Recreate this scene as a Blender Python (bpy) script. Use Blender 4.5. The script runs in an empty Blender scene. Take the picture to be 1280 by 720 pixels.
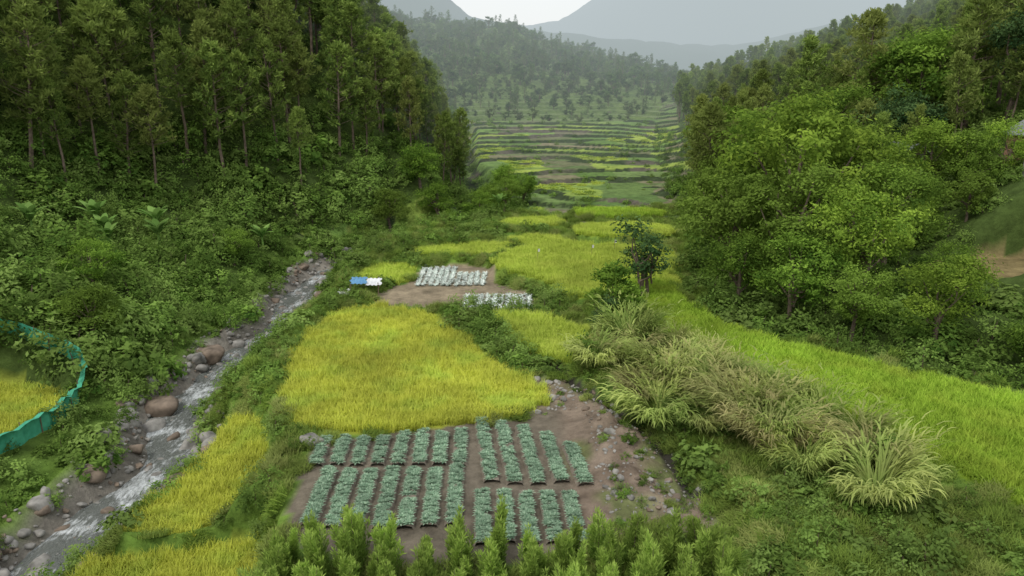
import bpy, math, numpy as np
rng=np.random.default_rng(11)
scene=bpy.context.scene
# ------------------------------------------------------------------ noise
def _h(ix,iy,seed):
    n=(ix.astype(np.int64)*374761393+iy.astype(np.int64)*668265263+seed*1442695041)&0xFFFFFFFF
    n=((n^(n>>13))*1274126177)&0xFFFFFFFF
    n=(n^(n>>16))&0xFFFFFFFF
    return n/4294967295.0
def vn(x,y,seed=0):
    ix=np.floor(x);iy=np.floor(y);fx=x-ix;fy=y-iy
    fx=fx*fx*(3-2*fx);fy=fy*fy*(3-2*fy)
    a=_h(ix,iy,seed);b=_h(ix+1,iy,seed);c=_h(ix,iy+1,seed);d=_h(ix+1,iy+1,seed)
    return (a*(1-fx)+b*fx)*(1-fy)+(c*(1-fx)+d*fx)*fy
def fbm(x,y,o=4,seed=0):
    s=0;a=.5;t=0
    for i in range(o):
        s=s+a*vn(x*2**i+17.3*i,y*2**i-9.1*i,seed+i);t+=a;a*=.5
    return s/t*2-1
def sm(a,b,x):
    t=np.clip((x-a)/(b-a),0,1);return t*t*(3-2*t)
def lerp(a,b,t): return a*(1-t)+b*t
def chaikin(p,n=2):
    p=[tuple(q) for q in p]
    for _ in range(n):
        o=[]
        for i in range(len(p)):
            a=p[i];b=p[(i+1)%len(p)]
            o.append((a[0]*.75+b[0]*.25,a[1]*.75+b[1]*.25));o.append((a[0]*.25+b[0]*.75,a[1]*.25+b[1]*.75))
        p=o
    return np.array(p)
def sdf(P,x,y):
    d=np.full(x.shape,1e18);s=np.zeros(x.shape,bool);n=len(P)
    for i in range(n):
        ax,ay=P[i];bx,by=P[(i+1)%n];ex,ey=bx-ax,by-ay
        wx=x-ax;wy=y-ay
        t=np.clip((wx*ex+wy*ey)/(ex*ex+ey*ey+1e-12),0,1)
        d=np.minimum(d,(wx-ex*t)**2+(wy-ey*t)**2)
        c=((ay>y)!=(by>y))
        with np.errstate(divide='ignore',invalid='ignore'):
            xc=(bx-ax)*(y-ay)/(by-ay if by!=ay else 1e-9)+ax
        s^=(c&(x<xc))
    d=np.sqrt(d);return np.where(s,-d,d)
# ------------------------------------------------------------------ layout (metres)
FIELDS={ # name: (polygon, level, kind)
'C':([(-23.4,33.8),(-19.5,34.0),(-14.6,36.2),(-12.9,34),(-12.4,27),(-21,27)],-2.9,'gold'),
'B':([(-20.2,50.5),(-18.6,50),(-16.7,45),(-15.2,41),(-15.4,37.4),(-19.8,35),(-21.6,36.4),(-20.8,39.5),(-20.2,44),(-20.8,48)],-2.2,'gold'),
'M':([(-46,38),(-36,40.5),(-34,47),(-34.3,52.5),(-38,55),(-48,54)],-1.6,'gold'),
'V':([(-11.0,30),(-12.2,38),(-12.7,42.2),(-8,43.0),(1.5,45.6),(3.5,48.5),(6,45),(6.8,38),(5.4,33),(4.4,30)],0.0,'soil'),
'A':([(-13.8,43.0),(-8,43.6),(1.2,45.8),(2.6,50),(-1.3,55),(-3.6,60),(-6,64.5),(-8.5,68.5),(-15,70.7),(-18,66),(-17.9,56),(-16.2,49)],0.15,'gold'),
'S':([(-14.5,71),(-8,69.5),(-3.5,68),(2.3,66.5),(2.6,74),(-2,78),(-2.5,86.5),(-10.5,86.5),(-11,78),(-13.5,77)],0.45,'soil2'),
'N':([(-18,78),(-11.6,77.5),(-11.4,85),(-14,87),(-17.8,83)],0.5,'lime'),
'G':([(-2.4,65),(1.8,65.6),(7,60.6),(6.4,55),(3.6,53.2),(0,59.2)],1.0,'lime'),
'K0':([(-12.8,88),(-12,91.5),(-3,96.0),(0.5,94),(-1,88.6)],1.2,'lime'),
'K1':([(0.4,89),(2.0,94.5),(-1.5,97.2),(6,99.5),(8,93),(20,91),(17.7,80),(16.5,72),(11.5,69),(4.7,69),(4.2,76),(-1.5,80),(-2,87)],1.5,'lime'),
'L':([(11.2,71),(13.2,57),(17.4,49.8),(21.4,41.2),(25,34),(32,22),(50,12),(60,26),(44,37.5),(34.2,45.2),(27.2,51.2),(20.8,56.6),(18,61.5),(16.5,67),(16.8,75),(12,76)],1.45,'green'),
'K2':([(9.5,94),(20,92.6),(22,102),(10,103),(8.5,99)],2.5,'lime'),
'K3':([(-1,101),(7.5,103),(7,109),(-2,107)],2.2,'lime'),
'K4':([(9.5,105.4),(22,104.6),(23,111),(9,112.5)],3.0,'green'),
'P':([(40,64),(52,62),(56,70),(46,71.5),(39,69)],5.2,'lawn'),
}
KEYS=list(FIELDS)
FP={k:chaikin(v[0],2) for k,v in FIELDS.items()}
KCOL={'gold':(.38,.42,.06),'lime':(.34,.44,.06),'green':(.27,.40,.04),'soil':(.17,.145,.11),'soil2':(.27,.22,.15),'lawn':(.24,.19,.09)}
RIV=np.array([(-30,-15,-5.6),(-29.5,15,-5.0),(-28.2,30,-4.5),(-26.6,36,-4.3),(-25.4,47,-4.1),(-25.7,56,-4.0),(-26.6,67,-3.8),(-25.6,79,-3.6),(-24.8,92,-3.3),(-23.0,102,-3.0),(-17,109,-2.6),(-9,114,-2.2),(-6,122,-1.2),(-7,135,.5),(-9,150,2.6),(-12,175,4.5),(-14,210,6)],float)
def riv_dense():
    out=[]
    for i in range(len(RIV)-1):
        p0=RIV[max(i-1,0)];p1=RIV[i];p2=RIV[i+1];p3=RIV[min(i+2,len(RIV)-1)]
        for t in np.linspace(0,1,8,endpoint=False):
            out.append(.5*((2*p1)+(-p0+p2)*t+(2*p0-5*p1+4*p2-p3)*t*t+(-p0+3*p1-3*p2+p3)*t**3))
    out.append(RIV[-1]);return np.array(out)
RD=riv_dense()
RD[:,0]+=(1.1*np.sin(RD[:,1]/5.2)+.5*np.sin(RD[:,1]/2.3))*(RD[:,1]<105)*(RD[:,1]>25)
def riverdist(x,y):
    d=np.full(x.shape,1e9);z=np.full(x.shape,-4.0)
    for i in range(0,len(RD)-1):
        ax,ay,az=RD[i];bx,by,bz=RD[i+1];ex,ey=bx-ax,by-ay
        t=np.clip(((x-ax)*ex+(y-ay)*ey)/(ex*ex+ey*ey),0,1)
        dd=np.hypot(x-ax-ex*t,y-ay-ey*t)
        m=dd<d;d=np.where(m,dd,d);z=np.where(m,az+(bz-az)*t,z)
    return d,z
def I(y,*p):
    p=np.array(p).reshape(-1,2);return np.interp(y,p[:,0],p[:,1])
def fxL(y): return I(y,-20,-34,20,-33,32,-31.5,40,-30,100,-29.5,108,-25,116,-14,124,-8,135,-5.5,160,-8,200,-14,250,-20,300,-30,400,-60,3000,-60)
def fxR(y): return I(y,0,75,20,60,35,47,45,35,50,29,56,22.5,61,19.5,66,18,76,18.5,90,21.5,110,24,130,27,160,31,200,38,250,48,300,62,400,105,3000,200)
CH=np.array([(3.6,54),(5.5,50),(8.0,44.5),(10.0,39.5),(10.4,35),(10,26)])
def terrain(x,y):
    x=np.asarray(x,float);y=np.asarray(y,float)
    xL=fxL(y);xR=fxR(y)
    zf=I(y,0,-.3,40,0,60,.5,80,1.1,100,2,115,3.0,130,3.9,160,5.9,200,8.3,250,10.8,300,13.2,400,14,450,12,600,0,3000,0)
    n1=fbm(x/22,y/22,4,3);n2=fbm(x/5,y/5,3,9)
    t=sm(100,110,y)
    xc=(xL+xR)/2
    zf=zf+t*(.0016*np.clip(np.abs(x-xc),0,40)**2+1.25*fbm(x/30,y/20,3,61)+.16*n2+.3*fbm(x/9,y/40,2,63))
    s=.62;q=zf/s;fl=np.floor(q);fr=q-fl
    zt=s*(fl+sm(.80,1,fr))
    tf=t*(1-sm(300,340,y))
    z=lerp(zf+.12*n2*(1-t),zt,tf)
    riser=(fr>.75)*tf
    dr,zr=riverdist(x,y)
    zry=np.interp(y,RIV[:,1],RIV[:,2])
    wl=sm(0,3,xL+3-x)*(1-sm(112,135,y))
    z=lerp(z,np.minimum(z,zry+1.2),wl)
    dL=np.maximum(0,xL-x)
    s1=I(y,0,.36,60,.42,100,.5,130,.82,150,.92,3000,1.0)
    kn=I(y,0,36,75,36,90,22,110,12,130,3,3000,3)
    f=s1*dL+np.maximum(0,.80-s1)*np.maximum(0,dL-kn)
    f=f/(1+f/260.)
    f=f*I(y,0,1,200,1,285,.42,400,.4,3000,0)
    f=f+(n1*np.minimum(dL*.22,7)+n2*np.minimum(dL*.08,.8))
    z=z+f
    dR=np.maximum(0,x-xR)
    a=I(y,0,.12,90,.15,130,.22,3000,.22);b=I(y,0,.5,90,.5,130,.14,3000,.12)
    g=a*dR+b*np.maximum(0,dR-24);g=g/(1+g/220.)
    g=g*I(y,0,1,330,1,600,.2,3000,0)+n1*np.minimum(dR*.15,5)
    z=z+g
    R=I(x,-600,110,-200,92,-87,60,-50,54,0,49,28,38,74,27,108,13,150,8,600,8)
    tb=np.clip((y-262+14*n1)/190.,0,1)
    hb=lerp(zf,R+n1*6,tb**1.1)*(1-sm(470,800,y))
    hill=(y>230)&(hb>z)
    z=np.where(hill,hb,z)
    qh=z/1.1;fh=qh-np.floor(qh)
    terrh=hill&(z<14+7*n1+.05*np.clip(60-x,0,80))
    z=np.where(terrh,1.1*(np.floor(qh)+sm(.6,1,fh)),z)
    P1=I(x,-1500,150,-420,150,-150,127,-95,118,-55,96,50,80,300,62,700,110,1500,200)
    P2=I(x,-2500,260,-700,262,-300,215,-120,172,-20,166,120,180,202,225,330,285,480,330,700,300,1000,240,2500,260)
    nf=fbm(x/260,y/260,5,21)
    z=z+np.maximum(0,(P1+nf*16))*np.exp(-((y-1100)/170.)**2)*sm(620,900,y)
    z=z+np.maximum(0,(P2+nf*45))*np.exp(-((y-2050)/380.)**2)*sm(1100,1500,y)
    bx=np.interp(y,CH[::-1,1],CH[::-1,0])
    side=x-bx
    mid=(y<60)&(y>10)
    z=np.where(mid,z+sm(.2,2.2,side)*1.25*(1-sm(54,60,y))*(x<xR+2),z)
    cut=zr-.35+1.0*np.maximum(0,dr-1.6-.9*n2)
    z=np.where(y<215,np.minimum(z,cut),z)
    fid=np.full(x.shape,-1);sdm=np.full(x.shape,99.)
    for i,(k,(pp,lev,kind)) in enumerate(FIELDS.items()):
        P=FP[k];m=(x>P[:,0].min()-3)&(x<P[:,0].max()+3)&(y>P[:,1].min()-3)&(y<P[:,1].max()+3)
        if not m.any(): continue
        sd=sdf(P,x[m],y[m])+.25*n2[m]
        w=1-sm(0.05,1.1,sd)
        z[m]=lerp(z[m],lev+(.06*n2[m]),w)
        ff=fid[m];ff[sd<0.15]=i;fid[m]=ff
        s_=sdm[m];sdm[m]=np.minimum(s_,np.where(sd<0.15,-1,sd))
    dd=np.where(mid,np.abs(side+.3),99)
    ch=(mid)&(dd<.55)&(y>36)&(y<54)
    z=np.where(ch,z-.6*(1-dd/.55),z)
    n4=fbm(x/1.3,y/1.3,3,91)
    mound=np.exp(-(((x-6.6)/2.4)**2+((y-42)/5.5)**2))
    z=z+mound*(1.0+.5*n2+.7*n4)
    mound2=np.exp(-(((x-7)/2.6)**2+((y-35.5)/2.2)**2))
    z=z+mound2*(.4+.5*n2+.4*n4)
    return dict(z=z,fid=fid,sd=sdm,dr=dr,zr=zr,dL=dL,dR=dR,riser=riser,hill=hill,terr=tf,fl=fl,n1=n1,n2=n2,n4=n4,side=side,kn=kn,xL=xL,xR=xR,ch=ch,terrh=terrh,fh=fh)
PAL=np.array([(.30,.38,.07),(.18,.29,.07),(.12,.20,.05),(.25,.34,.07),(.22,.20,.12),(.15,.22,.07),(.27,.35,.07),(.15,.16,.08),(.16,.25,.07),(.21,.29,.08),(.17,.16,.10),(.13,.20,.06)])
def cellof(T,x): return (_h(np.floor(T['fl']),np.floor((x+T['n1']*7+T['n2']*2)/9+T['fl']*.37),5)*11.99).astype(int)
def color(x,y,T):
    n3=fbm(x/2.2,y/2.2,3,31)[:,None]*.5+.5
    c=lerp(np.array([.08,.15,.025]),np.array([.17,.26,.045]),n3)
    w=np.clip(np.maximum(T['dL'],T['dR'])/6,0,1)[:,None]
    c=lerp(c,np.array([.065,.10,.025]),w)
    tc=PAL[cellof(T,x)]
    n7=fbm(x/7,y/3,3,37)[:,None]
    tc=lerp(tc,np.array([.10,.17,.05]),sm(.0,.4,n7)*.7)
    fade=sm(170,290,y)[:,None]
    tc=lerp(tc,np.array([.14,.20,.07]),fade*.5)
    tc=np.where((T['riser']>.4)[:,None],lerp(np.array([.045,.065,.028]),np.array([.11,.10,.075]),sm(.1,.4,fbm(x/9,y/9,2,39))[:,None]),tc)
    m=((T['terr']>.3)&(T['dL']<4)&(T['dR']<6)&(~T['hill']))[:,None]
    c=np.where(m,tc*(.75+.5*n3),c)
    hc=lerp(np.array([.06,.10,.03]),np.array([.13,.18,.05]),n3)
    c=np.where(T['hill'][:,None],hc,c)
    c=np.where((T['terrh']&(T['fh']<.6))[:,None],lerp(np.array([.11,.16,.06]),np.array([.18,.22,.09]),n3),c)
    far=sm(600,900,y)[:,None];c=lerp(c,np.array([.05,.08,.05]),far)
    g=(1-sm(2.5,4.0,T['dr']+1.2*T['n2']))[:,None]*(y<112)[:,None]
    c=lerp(c,np.array([.22,.20,.17])*(.4+1.1*n3),g)
    ds=(1-sm(-.1,.5,T['side']))*(1-sm(50,54,y))*(x>1)*(y>32)*(y<55)
    c=lerp(c,lerp(np.array([.13,.10,.07]),np.array([.30,.25,.19]),n3),ds[:,None])
    for i,(k,(pp,lev,kind)) in enumerate(FIELDS.items()):
        mm=(T['fid']==i)[:,None]
        base=np.array(KCOL[kind])
        if kind in('gold','lime','green'): base=base*.85
        cc=base*(.8+.4*n3) if not kind.startswith('soil') else lerp(base*.6,base*1.3,n3)
        c=np.where(mm,cc,c)
    scr=sm(2.5,4,x)*(y<52)*sm(32,34,y)*(T['side']<0)
    n5=fbm(x/.9,y/.9,3,44)[:,None]*.5+.5;n6=fbm(x/3.1,y/3.1,3,46)[:,None]
    sc_=lerp(np.array([.10,.07,.05]),np.array([.34,.27,.21]),n5)
    sc_=lerp(sc_,np.array([.13,.17,.05]),sm(.0,.25,n6)*.8)
    c=lerp(c,sc_,(scr*.9)[:,None]*((T['fid']==KEYS.index('V'))|(T['fid']<0))[:,None])
    c=np.where(T['ch'][:,None],np.array([.06,.055,.045]),c)
    return c
# ------------------------------------------------------------------ mesh helper
def mk(name,V,F,mats=(),mi=None,tint=None,col=None,smooth=False):
    me=bpy.data.meshes.new(name);V=np.asarray(V,np.float32);F=np.asarray(F,np.int32)
    me.vertices.add(len(V));me.vertices.foreach_set('co',V.ravel())
    k=F.shape[1];me.loops.add(F.size);me.loops.foreach_set('vertex_index',F.ravel())
    me.polygons.add(len(F));me.polygons.foreach_set('loop_start',np.arange(0,F.size,k,dtype=np.int32))
    for m in mats: me.materials.append(m)
    if mi is not None: me.polygons.foreach_set('material_index',np.asarray(mi,np.int32))
    me.polygons.foreach_set('use_smooth',np.full(len(F),smooth))
    if tint is not None:
        a=me.attributes.new('tint','FLOAT','POINT');a.data.foreach_set('value',np.asarray(tint,np.float32))
    if col is not None:
        a=me.attributes.new('gcol','FLOAT_COLOR','POINT');a.data.foreach_set('color',np.asarray(np.c_[col,np.ones(len(col))],np.float32).ravel())
    me.update(calc_edges=True);me.validate();return me
def link(name,me,loc=(0,0,0),parent=None):
    o=bpy.data.objects.new(name,me);o.location=loc;scene.collection.objects.link(o)
    if parent: o.parent=parent
    return o
# ------------------------------------------------------------------ materials
def N(nt,t,**k):
    n=nt.nodes.new(t)
    for a,b in k.items(): setattr(n,a,b)
    return n
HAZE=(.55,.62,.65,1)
def finish_haze(nt,sh):  # distance haze painted into every material: pale emission mixed in by world Y
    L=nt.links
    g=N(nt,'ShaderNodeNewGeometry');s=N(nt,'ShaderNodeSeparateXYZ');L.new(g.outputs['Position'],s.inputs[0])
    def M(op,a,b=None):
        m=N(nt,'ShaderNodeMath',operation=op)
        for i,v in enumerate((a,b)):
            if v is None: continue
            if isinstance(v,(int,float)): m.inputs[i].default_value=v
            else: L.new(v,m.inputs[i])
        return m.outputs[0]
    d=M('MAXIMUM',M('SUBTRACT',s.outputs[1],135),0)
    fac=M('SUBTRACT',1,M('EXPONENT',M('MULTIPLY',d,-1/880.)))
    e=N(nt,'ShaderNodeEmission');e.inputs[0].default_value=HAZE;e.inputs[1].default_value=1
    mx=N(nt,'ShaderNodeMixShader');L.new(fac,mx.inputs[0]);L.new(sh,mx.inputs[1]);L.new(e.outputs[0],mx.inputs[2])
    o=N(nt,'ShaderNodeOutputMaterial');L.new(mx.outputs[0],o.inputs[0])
def newmat(name):
    m=bpy.data.materials.new(name);m.use_nodes=True;m.node_tree.nodes.clear()
    m.cycles.emission_sampling='NONE'
    return m,m.node_tree
def noise(nt,scale,detail=3,vec=None,rough=.55):
    n=N(nt,'ShaderNodeTexNoise');n.inputs['Scale'].default_value=scale;n.inputs['Detail'].default_value=detail;n.inputs['Roughness'].default_value=rough
    if vec is None:
        g=N(nt,'ShaderNodeNewGeometry');vec=g.outputs['Position']
    nt.links.new(vec,n.inputs['Vector']);return n.outputs[0]
def ramp(nt,fac,stops):
    r=N(nt,'ShaderNodeValToRGB');e=r.color_ramp.elements
    while len(e)<len(stops): e.new(.5)
    for el,(p,c) in zip(e,stops): el.position=p;el.color=(*c,1)
    nt.links.new(fac,r.inputs[0]);return r.outputs[0]
def mixc(nt,a,b,fac,bt='MIX'):
    m=N(nt,'ShaderNodeMix',data_type='RGBA',blend_type=bt)
    for s,v in ((m.inputs[6],a),(m.inputs[7],b),(m.inputs[0],fac)):
        if isinstance(v,(int,float)): s.default_value=v
        elif isinstance(v,tuple): s.default_value=(*v,1)
        else: nt.links.new(v,s)
    return m.outputs[2]
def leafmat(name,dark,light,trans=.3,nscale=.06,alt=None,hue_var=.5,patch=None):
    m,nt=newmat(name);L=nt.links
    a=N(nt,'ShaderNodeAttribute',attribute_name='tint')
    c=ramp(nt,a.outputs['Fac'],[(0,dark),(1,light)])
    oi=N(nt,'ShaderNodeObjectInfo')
    v=N(nt,'ShaderNodeMapRange');v.inputs[3].default_value=1-.38*hue_var;v.inputs[4].default_value=1+.42*hue_var
    L.new(oi.outputs['Random'],v.inputs[0])
    ns=noise(nt,nscale,4)
    v2=N(nt,'ShaderNodeMapRange');v2.inputs[1].default_value=.3;v2.inputs[2].default_value=.7;v2.inputs[3].default_value=.75;v2.inputs[4].default_value=1.25;L.new(ns,v2.inputs[0])
    mu=N(nt,'ShaderNodeMath',operation='MULTIPLY');L.new(v.outputs[0],mu.inputs[0]);L.new(v2.outputs[0],mu.inputs[1])
    if alt:
        r2=N(nt,'ShaderNodeMath',operation='FRACT');mm=N(nt,'ShaderNodeMath',operation='MULTIPLY');mm.inputs[1].default_value=7.31
        L.new(oi.outputs['Random'],mm.inputs[0]);L.new(mm.outputs[0],r2.inputs[0])
        pw=N(nt,'ShaderNodeMath',operation='POWER');pw.inputs[1].default_value=2.;L.new(r2.outputs[0],pw.inputs[0])
        c=mixc(nt,c,alt,pw.outputs[0])
    if patch:
        pn=N(nt,'ShaderNodeMapRange');pn.inputs[1].default_value=.48;pn.inputs[2].default_value=.66;pn.inputs[4].default_value=.7;L.new(noise(nt,.33,5),pn.inputs[0])
        c=mixc(nt,c,patch,pn.outputs[0])
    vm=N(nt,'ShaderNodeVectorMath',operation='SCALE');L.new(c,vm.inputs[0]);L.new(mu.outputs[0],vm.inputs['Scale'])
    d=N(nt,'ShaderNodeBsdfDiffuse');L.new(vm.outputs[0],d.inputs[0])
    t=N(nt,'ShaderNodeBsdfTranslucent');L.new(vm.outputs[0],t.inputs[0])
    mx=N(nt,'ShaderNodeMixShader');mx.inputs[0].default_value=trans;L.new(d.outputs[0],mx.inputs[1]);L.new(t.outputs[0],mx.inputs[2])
    finish_haze(nt,mx.outputs[0]);return m
def plainmat(name,c1,c2,scale=3,rough=.85,bump=.3,wave=None):
    m,nt=newmat(name);L=nt.links
    f=noise(nt,scale,5)
    c=ramp(nt,f,[(.3,c1),(.7,c2)])
    p=N(nt,'ShaderNodeBsdfPrincipled');L.new(c,p.inputs['Base Color']);p.inputs['Roughness'].default_value=rough
    b=N(nt,'ShaderNodeBump');b.inputs['Strength'].default_value=bump;L.new(noise(nt,scale*3,5),b.inputs['Height']);L.new(b.outputs[0],p.inputs['Normal'])
    finish_haze(nt,p.outputs[0]);return m
M_bark=plainmat('bark',(.08,.055,.04),(.20,.15,.11),2)
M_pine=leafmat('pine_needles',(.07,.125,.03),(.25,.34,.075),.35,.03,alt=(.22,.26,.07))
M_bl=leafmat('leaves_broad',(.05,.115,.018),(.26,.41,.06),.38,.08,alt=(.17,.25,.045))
M_shr=leafmat('leaves_shrub',(.05,.11,.02),(.26,.40,.08),.38,.05,alt=(.23,.33,.085),hue_var=.75)
M_far=leafmat('leaves_hill',(.04,.085,.025),(.15,.23,.07),.3,.03,alt=(.14,.18,.07))
M_gr=leafmat('grass_blades',(.11,.19,.035),(.29,.40,.075),.35,.12,alt=(.31,.35,.11))
M_gold=leafmat('rice_ripe',(.42,.47,.06),(.74,.76,.14),.35,.13,hue_var=.12,patch=(.48,.61,.11))
M_lime=leafmat('rice_ripening',(.35,.46,.06),(.62,.71,.14),.35,.12,hue_var=.12,patch=(.58,.65,.13))
M_green=leafmat('rice_green',(.25,.40,.04),(.48,.66,.09),.35,.1,hue_var=.15,patch=(.44,.54,.08))
M_plume=leafmat('reed_leaves',(.12,.19,.04),(.44,.51,.15),.38,.25,alt=(.46,.42,.19),patch=(.26,.38,.09),hue_var=.6)
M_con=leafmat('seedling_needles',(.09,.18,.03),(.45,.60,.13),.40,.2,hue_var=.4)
M_veg=leafmat('vegetable_leaves',(.11,.21,.13),(.39,.52,.37),.25,.3,hue_var=.4)
M_ban=leafmat('banana_leaves',(.12,.24,.05),(.28,.44,.12),.35,.3)
M_rock=plainmat('river_rock',(.10,.095,.085),(.38,.36,.33),1.2,.8,.6)
M_rockb=plainmat('brown_rock',(.10,.075,.055),(.26,.20,.15),1.2,.85,.6)
M_ter,nt=newmat('terrain_ground');L=nt.links
a=N(nt,'ShaderNodeAttribute',attribute_name='gcol')
f=noise(nt,.9,6,rough=.7)
mr=N(nt,'ShaderNodeMapRange');mr.inputs[1].default_value=.3;mr.inputs[2].default_value=.7;mr.inputs[3].default_value=.6;mr.inputs[4].default_value=1.4;L.new(f,mr.inputs[0])
vm=N(nt,'ShaderNodeVectorMath',operation='SCALE');L.new(a.outputs['Color'],vm.inputs[0]);L.new(mr.outputs[0],vm.inputs['Scale'])
p=N(nt,'ShaderNodeBsdfPrincipled');p.inputs['Roughness'].default_value=.95;p.inputs['Specular IOR Level'].default_value=.1;L.new(vm.outputs[0],p.inputs['Base Color'])
b=N(nt,'ShaderNodeBump');b.inputs['Strength'].default_value=.7;b.inputs['Distance'].default_value=.3;L.new(noise(nt,2.5,6,rough=.7),b.inputs['Height']);L.new(b.outputs[0],p.inputs['Normal'])
finish_haze(nt,p.outputs[0])
M_wat,nt=newmat('river_water');L=nt.links
g=N(nt,'ShaderNodeNewGeometry');mp=N(nt,'ShaderNodeMapping');mp.inputs['Scale'].default_value=(2.4,.8,1);L.new(g.outputs['Position'],mp.inputs[0])
f=noise(nt,1.4,8,mp.outputs[0],.78)
f2=noise(nt,.3,3)
ad=N(nt,'ShaderNodeMath',operation='ADD');L.new(f,ad.inputs[0]);L.new(f2,ad.inputs[1])
r=N(nt,'ShaderNodeMapRange');r.inputs[1].default_value=1.0;r.inputs[2].default_value=1.22;L.new(ad.outputs[0],r.inputs[0])
c=mixc(nt,(.14,.15,.135),(.68,.71,.72),r.outputs[0])
p=N(nt,'ShaderNodeBsdfPrincipled');L.new(c,p.inputs['Base Color']);p.inputs['Roughness'].default_value=.2
b=N(nt,'ShaderNodeBump');b.inputs['Strength'].default_value=1.;b.inputs['Distance'].default_value=.35;L.new(noise(nt,2.2,5,mp.outputs[0]),b.inputs['Height']);L.new(b.outputs[0],p.inputs['Normal'])
finish_haze(nt,p.outputs[0])
# ------------------------------------------------------------------ terrain mesh
def grow(start,end,step0,g,mx):
    o=[];v=start;s=step0;sg=1 if end>start else -1
    while (end-v)*sg>0:
        v+=s*sg;o.append(v);s=min(s*g,mx)
    return np.array(o)
xs=np.concatenate([grow(-50,-1900,.5,1.04,30)[::-1],np.arange(-50,50,.42),grow(50,1900,.5,1.04,30)])
ys=np.concatenate([np.arange(-20,24,2.),np.arange(24,110,.42),np.arange(110,330,.55),grow(330,2900,.9,1.035,28)])
X,Y=np.meshgrid(xs,ys);x=X.ravel();y=Y.ravel()
T=terrain(x,y);C=color(x,y,T)
nx=len(xs);ny=len(ys)
i=np.arange((ny-1)*nx).reshape(ny-1,nx)[:,:-1].ravel()
F=np.c_[i,i+1,i+nx+1,i+nx]
link('valley_terrain',mk('valley_terrain',np.c_[x,y,T['z']],F,[M_ter],col=C,smooth=True))
def H(x,y):
    return terrain(np.atleast_1d(x),np.atleast_1d(y))['z']
R2=RD[(RD[:,1]>-15)&(RD[:,1]<118)]
Pn=[]
for k in range(len(R2)-1):
    for t in np.linspace(0,1,7,endpoint=False): Pn.append(R2[k]*(1-t)+R2[k+1]*t)
Pn=np.array(Pn);tg=np.gradient(Pn[:,:2],axis=0);tg/=np.linalg.norm(tg,axis=1)[:,None];nr=np.c_[tg[:,1],-tg[:,0]]
W=np.linspace(-3.4,3.4,22);V=[]
for w in W:
    q=Pn.copy();q[:,:2]+=nr*w;q[:,2]+=-.02+.14*fbm(q[:,0]*1.3,q[:,1]*.8,3,77);V.append(q)
V=np.stack(V,1);n0,n1_=V.shape[:2];i=np.arange((n0-1)*n1_).reshape(n0-1,n1_)[:,:-1].ravel()
link('river',mk('river',V.reshape(-1,3),np.c_[i,i+1,i+n1_+1,i+n1_],[M_wat],smooth=True))
# ------------------------------------------------------------------ plant builders
def nrm(v): return v/np.maximum(np.linalg.norm(v,axis=-1,keepdims=True),1e-9)
class B:
    def __init__(s): s.V=[];s.F=[];s.mi=[];s.t=[];s.n=0
    def add(s,V,F,m,t):
        s.V.append(V);s.F.append(np.asarray(F)+s.n);s.mi.append(np.full(len(F),m));s.t.append(np.broadcast_to(t,(len(V),)).astype(float));s.n+=len(V)
    def leaves(s,c,out,l,w,jit,t,m=1,r=None):
        r=r or rng;n=len(c);nn=nrm(out+r.normal(size=(n,3))*jit);tt=nrm(np.cross(nn,r.normal(size=(n,3))));bb=np.cross(nn,tt)
        l=l*r.uniform(.7,1.3,(n,1));w=w*r.uniform(.7,1.3,(n,1))
        V=np.stack([c-tt*l/2,c+bb*w/2,c+tt*l/2,c-bb*w/2],1).reshape(-1,3)
        s.add(V,np.arange(4*n).reshape(n,4),m,np.repeat(t,4))
    def needles(s,c,d,l,w,t,m=1):
        n=len(c);d=nrm(d);bb=nrm(np.cross(d,rng.normal(size=(n,3))))
        V=np.stack([c,c+d*l*.5+bb*w/2,c+d*l,c+d*l*.5-bb*w/2],1).reshape(-1,3)
        s.add(V,np.arange(4*n).reshape(n,4),m,np.repeat(t,4))
    def tube(s,P,R,k=6,m=0):
        P=np.asarray(P,float);R=np.asarray(R,float);tn=nrm(np.gradient(P,axis=0));ref=np.array([.3,.9,.1]);u=nrm(np.cross(tn,ref));v=np.cross(tn,u)
        a=np.linspace(0,2*np.pi,k,endpoint=False)
        V=(P[:,None]+R[:,None,None]*(u[:,None]*np.cos(a)[None,:,None]+v[:,None]*np.sin(a)[None,:,None])).reshape(-1,3)
        F=[(i*k+j,i*k+(j+1)%k,(i+1)*k+(j+1)%k,(i+1)*k+j) for i in range(len(P)-1) for j in range(k)]
        s.add(V,F,m,.5)
    def blades(s,base,az,lean,length,width,seg,t,m=1,droop=1.):
        n=len(base);d=np.c_[np.cos(az),np.sin(az),np.zeros(n)];sd=np.c_[-np.sin(az),np.cos(az),np.zeros(n)]
        rows=[];p=base.copy();ang=lean.copy()
        for k in range(seg+1):
            ww=(width*(1-(k/seg)**1.6)*.5+.002)[:,None]
            rows.append(np.stack([p-sd*ww,p+sd*ww],1))
            st=(length/seg)[:,None]
            p=p+st*(d*np.sin(ang)[:,None]+np.array([0,0,1.])*np.cos(ang)[:,None]);ang=ang+droop/seg
        V=np.stack(rows,1)
        idx=np.arange(n*(seg+1)*2).reshape(n,seg+1,2)
        F=np.stack([idx[:,:-1,0],idx[:,:-1,1],idx[:,1:,1],idx[:,1:,0]],-1).reshape(-1,4)
        s.add(V.reshape(-1,3),F,m,np.repeat(t,(seg+1)*2))
    def mesh(s,name,mats):
        return mk(name,np.concatenate(s.V),np.concatenate(s.F),mats,np.concatenate(s.mi),np.concatenate(s.t))
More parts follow.
